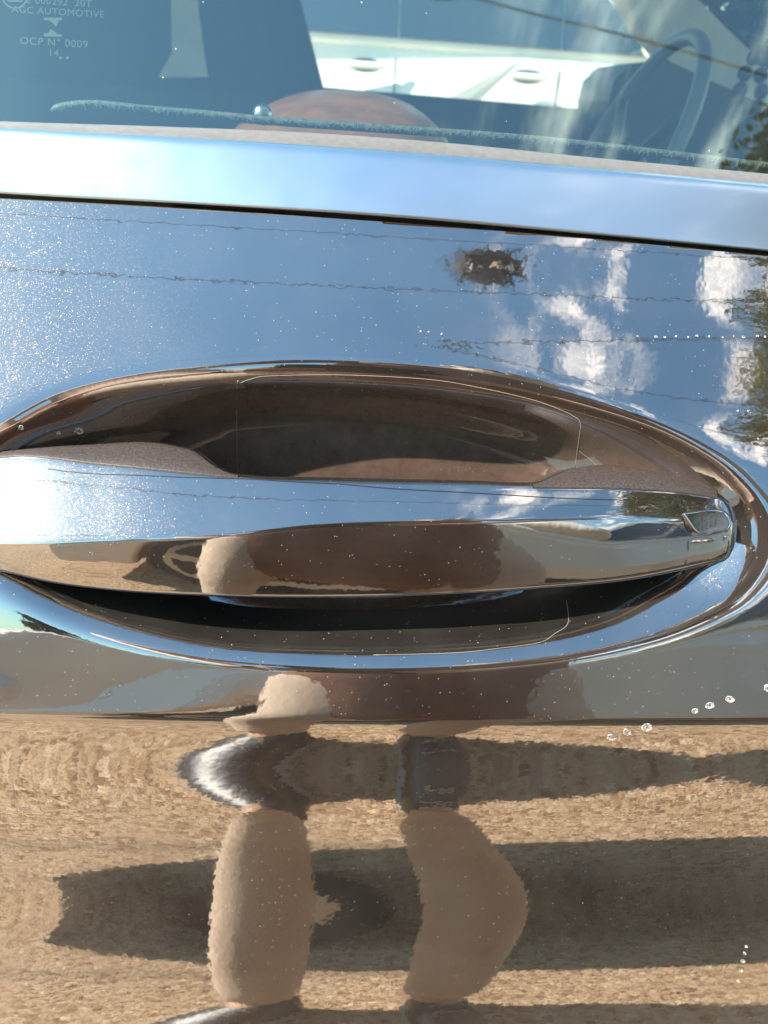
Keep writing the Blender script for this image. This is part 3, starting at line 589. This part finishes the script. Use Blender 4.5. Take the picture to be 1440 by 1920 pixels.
# ------------------------------------------------------------------ ground
def ground_mat():
    m, nt, o = new_mat('washed_concrete'); L = nt.links.new; t = N(nt, 'ShaderNodeTexCoord'); V = t.outputs['Object']
    b = N(nt, 'ShaderNodeBsdfPrincipled'); b.inputs['Roughness'].default_value = .85
    v = N(nt, 'ShaderNodeTexVoronoi', Scale=75.0); L(V, v.inputs['Vector']); v2 = N(nt, 'ShaderNodeTexVoronoi', Scale=190.0); L(V, v2.inputs['Vector'])
    sx = N(nt, 'ShaderNodeSeparateXYZ'); L(v.outputs['Color'], sx.inputs[0])
    r = N(nt, 'ShaderNodeValToRGB'); L(sx.outputs['X'], r.inputs[0]); e = r.color_ramp.elements; e[0].position = 0; e[0].color = (.24, .135, .07, 1); e[1].position = 1; e[1].color = (.64, .47, .31, 1)
    for p, c in ((.3, (.45, .28, .15, 1)), (.55, (.54, .37, .225, 1)), (.8, (.48, .32, .19, 1))): q = e.new(p); q.color = c
    n = N(nt, 'ShaderNodeTexNoise', Scale=1.3, Detail=8.0); L(V, n.inputs['Vector'])
    mx = N(nt, 'ShaderNodeMixRGB', blend_type='MULTIPLY'); mx.inputs[0].default_value = 1; L(r.outputs[0], mx.inputs[1]); nr = N(nt, 'ShaderNodeMapRange'); L(n.outputs['Fac'], nr.inputs['Value']); nr.inputs['From Min'].default_value = .3; nr.inputs['From Max'].default_value = .7; nr.inputs['To Min'].default_value = .82; nr.inputs['To Max'].default_value = 1.12; L(nr.outputs[0], mx.inputs[2])
    L(mx.outputs[0], b.inputs['Base Color'])
    ad = N(nt, 'ShaderNodeMath', operation='ADD'); L(v.outputs['Distance'], ad.inputs[0]); L(v2.outputs['Distance'], ad.inputs[1])
    bp = N(nt, 'ShaderNodeBump', Strength=.8, Distance=.006); bp.invert = True; L(ad.outputs[0], bp.inputs['Height']); L(bp.outputs[0], b.inputs['Normal']); L(b.outputs[0], o.inputs[0]); return m
gm = ground_mat(); gs = 900
g = mesh_obj('ground', [(-gs, -gs, 0), (gs, -gs, 0), (gs, gs, 0), (-gs, gs, 0)], [(0, 1, 2, 3)], gm, None, False); g['kind'] = 'structure'
# ------------------------------------------------------------------ trees
def leaf_mat(name, c1, c2):
    m, nt, o = new_mat(name); L = nt.links.new; gi = N(nt, 'ShaderNodeTexCoord'); n = N(nt, 'ShaderNodeTexNoise', Scale=.9, Detail=3.0); L(gi.outputs['Object'], n.inputs['Vector'])
    mx = N(nt, 'ShaderNodeMixRGB'); L(n.outputs['Fac'], mx.inputs[0]); mx.inputs[1].default_value = (*c1, 1); mx.inputs[2].default_value = (*c2, 1)
    d = N(nt, 'ShaderNodeBsdfDiffuse'); t = N(nt, 'ShaderNodeBsdfTranslucent'); L(mx.outputs[0], d.inputs[0]); L(mx.outputs[0], t.inputs[0]); ms = N(nt, 'ShaderNodeMixShader'); ms.inputs[0].default_value = .35
    L(d.outputs[0], ms.inputs[1]); L(t.outputs[0], ms.inputs[2]); L(ms.outputs[0], o.inputs[0]); return m
M['leaf'] = leaf_mat('olive_leaves', (.045, .055, .015), (.13, .12, .035)); M['leaf2'] = leaf_mat('dark_needles', (.02, .035, .018), (.05, .07, .03)); M['bark'] = simple('bark', (.10, .07, .05), .9, noise=.4, nscale=8, bump=.02, bscale=20)
def tree(x, y, h, rad, mat, label, conifer=False, nl=9000, low=.25, leaf=.11):
    root = empty('tree', (x, y, 0)); tag(root, label, 'tree', 'trees around the parking place')
    tp = [(random.uniform(-.1, .1)*k*.4, random.uniform(-.1, .1)*k*.4, h*.9*k/6) for k in range(7)]; tp[0] = (0, 0, 0)
    grid = tube_pts(tp, [.05*h*.45*(1-k/7.5) for k in range(7)], 8); fs = []
    mesh_obj('trunk', grid.reshape(-1, 3), [(i*8+j, i*8+(j+1) % 8, (i+1)*8+(j+1) % 8, (i+1)*8+j) for i in range(6) for j in range(8)], M['bark'], root, True, True)
    cl = []
    for k in range(60):
        u = random.random(); z = h*(low+(1-low)*u); rr = rad*((1-u)*.95+.05) if conifer else rad*math.sqrt(max(.04, 1-(2*u-1)**2)); a = random.uniform(0, 2*math.pi); q = rr*math.sqrt(random.random())
        cl.append((q*math.cos(a), q*math.sin(a), z, rad*random.uniform(.14, .34)))
    bl = []
    for c in cl[:14]:
        z0 = max(h*.15, c[2]-h*.15); g_ = tube_pts([(0, 0, z0), (c[0]*.5, c[1]*.5, (z0+c[2])/2), c[:3]], [.012*h*.4, .008*h*.4, .003*h*.4], 5); bl.append(g_)
    vs, fs = [], []
    for g_ in bl:
        i0 = len(vs); vs += list(g_.reshape(-1, 3)); fs += [(i0+i*5+j, i0+i*5+(j+1) % 5, i0+(i+1)*5+(j+1) % 5, i0+(i+1)*5+j) for i in range(2) for j in range(5)]
    mesh_obj('limbs', vs, fs, M['bark'], root, True, True)
    cl = np.array(cl); idx = rng.integers(0, len(cl), nl); d = rng.normal(size=(nl, 3)); d /= np.linalg.norm(d, axis=1)[:, None]; rr = rng.random(nl)**.45
    ctrs = cl[idx, :3]+d*(cl[idx, 3]*rr)[:, None]*np.array([1.25, 1.25, .8]); u = rng.normal(size=(nl, 3)); u /= np.linalg.norm(u, axis=1)[:, None]; v = np.cross(u, rng.normal(size=(nl, 3))); v /= np.linalg.norm(v, axis=1)[:, None]
    s = leaf*rng.uniform(.6, 1.4, nl)[:, None]; V = np.stack([ctrs-u*s, ctrs+v*s*.5, ctrs+u*s, ctrs-v*s*.5], 1).reshape(-1, 3)
    me = bpy.data.meshes.new('crown'); me.vertices.add(4*nl); me.vertices.foreach_set('co', V.ravel()); me.loops.add(4*nl); me.loops.foreach_set('vertex_index', np.arange(4*nl)); me.polygons.add(nl); me.polygons.foreach_set('loop_start', np.arange(0, 4*nl, 4)); me.polygons.foreach_set('loop_total', np.full(nl, 4)); me.update(calc_edges=True)
    me.materials.append(mat); o = bpy.data.objects.new('crown', me); link(o, root); return root
tree(9.0, -4.0, 13.8, 3.2, M['leaf'], 'tall olive green tree behind the photographer, mirrored at the right of the door paint', nl=26000, leaf=.09)
tree(14.5, -9.5, 15, 3.6, M['leaf'], 'broad olive tree farther right behind the photographer', nl=16000, leaf=.12)
tree(1.2, 17, 7.0, 3.2, M['leaf'], 'rounded yellow green tree beyond the white parked car', nl=9000, leaf=.16)
tree(5.5, 14, 8.0, 2.6, M['leaf2'], 'dark conifer seen through the windscreen right of the white car', True, nl=12000, low=.08, leaf=.15)
tree(9.0, 15, 8.0, 3.4, M['leaf'], 'bright yellow green tree at the far right through the windscreen', nl=12000, low=.1, leaf=.15)
tree(12.5, 20, 9, 3.4, M['leaf2'], 'dark conifer farthest right beyond the windscreen', True, nl=9000, low=.05, leaf=.18)
tree(-9, -26, 6, 2.6, M['leaf2'], 'small dark tree far behind the parked white car on the left', True, nl=6000, low=.1, leaf=.2)
tree(-4, -38, 8, 3.4, M['leaf'], 'round olive tree in the far distance behind the photographer', nl=6000, low=.1, leaf=.2)
# ------------------------------------------------------------------ overhead wires
wm = simple('black_cable', (.02, .02, .02), .6)
def wire(p, q, sag, label):
    p, q = np.array(p, float), np.array(q, float); o = tube('overhead_wire', [p+(q-p)*t-np.array([0, 0, sag*4*t*(1-t)]) for t in np.linspace(0, 1, 61)], .011, wm, None, 6); tag(o, label, 'wire', 'overhead wires'); return o
wire((-14, -3.2, 7.2), (14, -3.6, 7.0), .5, 'black overhead wire crossing high behind the photographer, the lower one')
wire((-12, -1.3, 7.6), (14, -3.3, 6.9), .3, 'black overhead wire crossing above the first and sloping down to the right')
# ------------------------------------------------------------------ pale block building with a blue sign
bld = empty('block_building', (11, -8, 0), R(-36)); tag(bld, 'pale building of large white blocks with a blue sign, right of the cars', 'building')
box('wall', (0, -5, 0), (5, 5, 4.6), M['seal'], bld)
wb = simple('white_glazed_block', (.66, .62, .54), .5, noise=.12, nscale=4); me0 = None
for r_ in range(8):
    for c_ in range(12):
        if me0 is None: b = box('wall_block', (-.06, -.39, 0), (.0, .39, .54), wb, bld, .012); me0 = b
        else: b = me0.copy(); link(b, bld)
        b.location = (0, -4.55+c_*.82+(.2 if r_ % 2 else 0), .05+r_*.57)
box('roof', (-.25, -5.3, 4.65), (5.2, 5.3, 4.8), M['dash'], bld)
sg = box('sign', (-.14, .2, 2.0), (-.07, 1.1, 3.3), simple('blue_sign', (.01, .12, .45), .4), bld)
# ------------------------------------------------------------------ the photographer
sk = simple('tan_skin', (.60, .36, .23), .5, noise=.12, nscale=30, bump=.0006, bscale=250)
M['shirt'] = simple('brown_shirt', (.20, .085, .052), .8, noise=.2, bump=.002, bscale=25); M['shorts'] = simple('sand_brown_trousers', (.60, .45, .33), .85, noise=.10, nscale=14, bump=.004, bscale=14); M['hair'] = simple('dark_hair', (.03, .018, .012), .5, noise=.4, nscale=80)
person = empty('person', (.12, -.66, 0)); tag(person, 'person in long brown shirt and sandy trousers holding a phone to the car door', 'person')
def skin(name, nodes, edges, mat, parent, root, sub=2):
    names = list(nodes); me = bpy.data.meshes.new(name); lw = world_of(parent).inverted()
    me.from_pydata([tuple(lw @ Vector(nodes[n][:3])) for n in names], [(names.index(a), names.index(b)) for a, b in edges], [])
    o = bpy.data.objects.new(name, me); link(o, parent); o.modifiers.new('skin', 'SKIN'); me.materials.append(mat)
    if not me.skin_vertices: me.attributes.new
    sv = me.skin_vertices[0].data
    for i, n in enumerate(names):
        r = nodes[n][3]; sv[i].radius = r if isinstance(r, tuple) else (r, r); sv[i].use_root = (n == root)
    m = o.modifiers.new('subdivision', 'SUBSURF'); m.levels = sub; m.render_levels = sub
    dg = bpy.context.evaluated_depsgraph_get(); m2 = bpy.data.meshes.new_from_object(o.evaluated_get(dg)); o.modifiers.clear(); o.data = m2; m2.materials.clear(); m2.materials.append(mat)
    m2.polygons.foreach_set('use_smooth', [True]*len(m2.polygons)); return o
def V3(p): return tuple(float(q) for q in p)
nd = {'pelvis': (.12, -.66, .90, (.15, .11)), 'waist': (.12, -.67, 1.05, (.135, .10)), 'chest': (.14, -.66, 1.28, (.16, .115)), 'upper': (.17, -.65, 1.43, (.12, .09)), 'neck': (.20, -.61, 1.53, .055), 'skull_low': (.23, -.575, 1.60, (.062, .072)), 'skull': (.25, -.565, 1.68, (.074, .088)), 'crown': (.26, -.575, 1.735, (.058, .07))}
ed = [('pelvis', 'waist'), ('waist', 'chest'), ('chest', 'upper'), ('upper', 'neck'), ('neck', 'skull_low'), ('skull_low', 'skull'), ('skull', 'crown')]
for s, kx, kxx, ax_ in ((-1, -.068, -.06, -.075), (1, .178, .20, .165)):
    t = 'l' if s < 0 else 'r'
    nd.update({t+'hip': (.12+s*.09, -.66, .82, .088), t+'thigh': (.12+s*.115, -.645, .66, .078), t+'knee': (kxx, -.625, .46, .056), t+'calf': (kx, -.635, .33, .064), t+'shin': (kx*.6+ax_*.4, -.632, .20, .045), t+'ankle': (ax_, -.62, .09, .036), t+'foot': (ax_+s*.02, -.57, .045, .03)})
    ed += [('pelvis', t+'hip'), (t+'hip', t+'thigh'), (t+'thigh', t+'knee'), (t+'knee', t+'calf'), (t+'calf', t+'shin'), (t+'shin', t+'ankle'), (t+'ankle', t+'foot')]
    w_ = CAM-UP*.125+RT*(s*.062+.02)-FW*.045; pm = CAM-UP*.085+RT*(s*.046+.02)-FW*.022
    sh = np.array([.165+s*.185, -.65, 1.40]); el = np.array([.12+s*.25, -.52, 1.10]); md = (el+w_)/2
    nd.update({t+'shoulder': (*V3(sh), .058), t+'elbow': (*V3(el), .042), t+'forearm': (*V3(md), .036), t+'wrist': (*V3(w_), .025), t+'palm': (*V3(pm), (.026, .017))})
    ed += [('upper', t+'shoulder'), (t+'shoulder', t+'elbow'), (t+'elbow', t+'forearm'), (t+'forearm', t+'wrist'), (t+'wrist', t+'palm')]
    for k, (up_, ln) in enumerate(((.012, .9), (-.002, 1.0), (-.016, .95), (-.030, .8))):
        a = CAM+RT*(s*.050+.02)-UP*(.062-up_*.9)-FW*.014; b = a+FW*.013*1.0-RT*s*.004; c = b-RT*s*.024*ln+FW*.002-UP*.004; 
        a = CAM+RT*(s*.052+.02)-UP*(.070-up_)-FW*.018; b = CAM+RT*(s*.047+.02)-UP*(.066-up_)-FW*.0015; c = CAM+RT*(s*(.047-.028*ln)+.02)-UP*(.068-up_)+FW*.0035
        nd.update({f'{t}f{k}a': (*V3(a), .009), f'{t}f{k}b': (*V3(b), .0082), f'{t}f{k}c': (*V3(c), .0068)}); ed += [(t+'palm', f'{t}f{k}a'), (f'{t}f{k}a', f'{t}f{k}b'), (f'{t}f{k}b', f'{t}f{k}c')]
    a = CAM+RT*(s*.040+.02)-UP*.080-FW*.030; b = CAM+RT*(s*.024+.02)-UP*.058-FW*.026
    nd.update({t+'th1': (*V3(a), .011), t+'th2': (*V3(b), .009)}); ed += [(t+'palm', t+'th1'), (t+'th1', t+'th2')]
skin('body', nd, ed, sk, person, 'pelvis')
cn_ = {'z': (.10, -.655, .48, (.25, .155)), 'a': (.12, -.66, .80, (.18, .13)), 'b': (.12, -.67, .98, (.165, .125)), 'c': (.12, -.665, 1.16, (.17, .125)), 'd': (.145, -.655, 1.33, (.175, .13)), 'e': (.17, -.65, 1.44, (.11, .09)), 'f': (.185, -.635, 1.49, .066)}
ce = [('z', 'a'), ('a', 'b'), ('b', 'c'), ('c', 'd'), ('d', 'e'), ('e', 'f')]
for s in (-1, 1):
    t = 'l' if s < 0 else 'r'; cn_[t+'s'] = (.165+s*.185, -.65, 1.41, .074); cn_[t+'m'] = (.14+s*.225, -.58, 1.22, .066); ce += [('e', t+'s'), (t+'s', t+'m')]
skin('shirt', cn_, ce, M['shirt'], person, 'c')
cn_ = {'a': (.12, -.66, .93, (.16, .12)), 'b': (.12, -.66, .84, (.165, .125))}; ce = [('a', 'b')]
for s, kx_, kxx_, ax2 in ((-1, -.068, -.06, -.075), (1, .178, .20, .165)):
    t = 'l' if s < 0 else 'r'; cn_[t+'s'] = (.12+s*.10, -.655, .74, .104); cn_[t+'m'] = (.12+s*.125, -.64, .60, .10); cn_[t+'n'] = (kxx_, -.630, .46, .068); cn_[t+'o'] = (kx_, -.635, .33, .065); cn_[t+'p'] = (kx_*.6+ax2*.4, -.632, .20, .061); cn_[t+'q'] = (ax2, -.615, .085, .058); ce += [('b', t+'s'), (t+'s', t+'m'), (t+'m', t+'n'), (t+'n', t+'o'), (t+'o', t+'p'), (t+'p', t+'q')]
skin('trousers', cn_, ce, M['shorts'], person, 'a')
def pb(name, c, r, mat, seg=20): o = ball(name, (0, 0, 0), r, mat, person, seg); o.location = Vector(c)-person.location; return o
pb('hair', (.253, -.59, 1.712), (.082, .098, .085), M['hair'], 32)
bmh = bmesh.new()
for k in range(420):
    a = random.uniform(0, 2*math.pi); e_ = random.uniform(.1, 1.5); d = Vector((math.cos(a)*math.cos(e_)*.082, math.sin(a)*math.cos(e_)*.098-.0, math.sin(e_)*.085)); c = Vector((.253, -.59, 1.712))-person.location
    if d.y > .05 and d.z < .04: continue
    u = d.normalized().cross(Vector((random.random(), random.random(), random.random()))).normalized()*.004
    v_ = [bmh.verts.new(c+d*.97-u), bmh.verts.new(c+d*.97+u), bmh.verts.new(c+d*(1.10+random.random()*.32)+Vector((random.uniform(-.01, .01), random.uniform(-.01, .01), 0)))]; bmh.faces.new(v_)
bm_obj('hair_strands', bmh, M['hair'], person)['kind'] = 'stuff'
for s in (-1, 1):
    pb('eye', (.247+s*.031, -.493, 1.672), .012, M['plate'], 14); pb('pupil', (.247+s*.031, -.4835, 1.670), .0055, M['black'], 10)
    pb('ear', (.249+s*.083, -.575, 1.665), (.012, .022, .034), sk); pb('eyebrow', (.247+s*.031, -.487, 1.692), (.019, .006, .004), M['hair'], 12)
pb('nose', (.247, -.482, 1.642), (.012, .018, .022), sk); pb('mouth', (.247, -.493, 1.608), (.024, .007, .006), simple('lips', (.30, .10, .08), .5), 14)
# shoes
M['shoe'] = simple('black_shoe', (.020, .018, .018), .38, noise=.2, nscale=30); M['sole'] = simple('white_sole', (.30, .28, .25), .6); M['stripe'] = simple('tan_lace', (.40, .30, .20), .7)
def shoe(ax_, ay, ang):
    o = empty('shoe', (ax_, ay, 0), ang); o.parent = person; o.location = Vector((ax_, ay, 0))-person.location
    secs = []; solep = []
    for u in np.linspace(0, 1, 18):
        y = -.07+.285*u; wd = .037+.013*math.sin(min(1, u*1.15)*math.pi*.85); wd *= math.sqrt(max(.02, 1-max(0, (u-.78)/.22)**2.2)) * (math.sqrt(max(.05, 1-max(0, (.12-u)/.12)**2)))
        h = .105-.062*min(1, max(0, (u-.22)/.5)); h = h*math.sqrt(max(.10, 1-max(0, (u-.8)/.2)**2*.9))
        secs.append([(wd*math.copysign(abs(math.cos(a))**.8, math.cos(a)), y, .022+max(0, h-.022)*abs(math.sin(a))**.75) for a in np.linspace(0, math.pi, 15)])
        solep.append([(-wd-.004, y, .002), (wd+.004, y, .002), (wd+.006, y, .014), (wd+.003, y, .026), (-wd-.003, y, .026), (-wd-.006, y, .014)])
    P = np.array(secs); n, m, _ = P.shape; fs = [(i*m+j, i*m+j+1, (i+1)*m+j+1, (i+1)*m+j) for i in range(n-1) for j in range(m-1)]+[tuple(range(m)), tuple((n-1)*m+j for j in range(m))]
    mesh_obj('upper', P.reshape(-1, 3), fs, M['shoe'], o, True, True)
    P = np.array(solep); n, m, _ = P.shape; fs = [(i*m+j, i*m+(j+1) % m, (i+1)*m+(j+1) % m, (i+1)*m+j) for i in range(n-1) for j in range(m)]+[tuple(range(m)), tuple((n-1)*m+j for j in range(m))]
    mesh_obj('sole', P.reshape(-1, 3), fs, M['sole'], o, True, True)
    for k in range(2):
        y = .03+.03*k; z = .108-.062*min(1, max(0, ((y+.07)/.285-.22)/.5))
        p_ = tube_pts([(-.032, y, z-.022), (-.018, y+.004, z-.001), (0, y+.006, z+.005), (.018, y+.004, z-.001), (.032, y, z-.022)], .0026, 6); mesh_obj('lace', p_.reshape(-1, 3), [(i*6+j, i*6+(j+1) % 6, (i+1)*6+(j+1) % 6, (i+1)*6+j) for i in range(4) for j in range(6)], M['stripe'], o, True, True)
shoe(-.075, -.60, R(48)); shoe(.17, -.60, R(-6))
# ------------------------------------------------------------------ phone in the hands
ph = bpy.data.objects.new('phone', None); S.collection.objects.link(ph)
ph.location = tuple(CAM-FW*.009-UP*.055+RT*.02); ph.rotation_euler = cam.matrix_world.to_euler(); tag(ph, 'dark grey phone held in both hands facing the car door', 'phone')
bm = bmesh.new(); add_box(bm, (-.037, -.074, -.004), (.037, .074, .004)); bm_obj('case', bm, simple('graphite', (.03, .03, .033), .3), ph, bevel=.0035, seg=4)
bm = bmesh.new(); add_box(bm, (-.034, -.070, .0042), (.034, .070, .0048)); bm_obj('screen', bm, M['black'], ph)
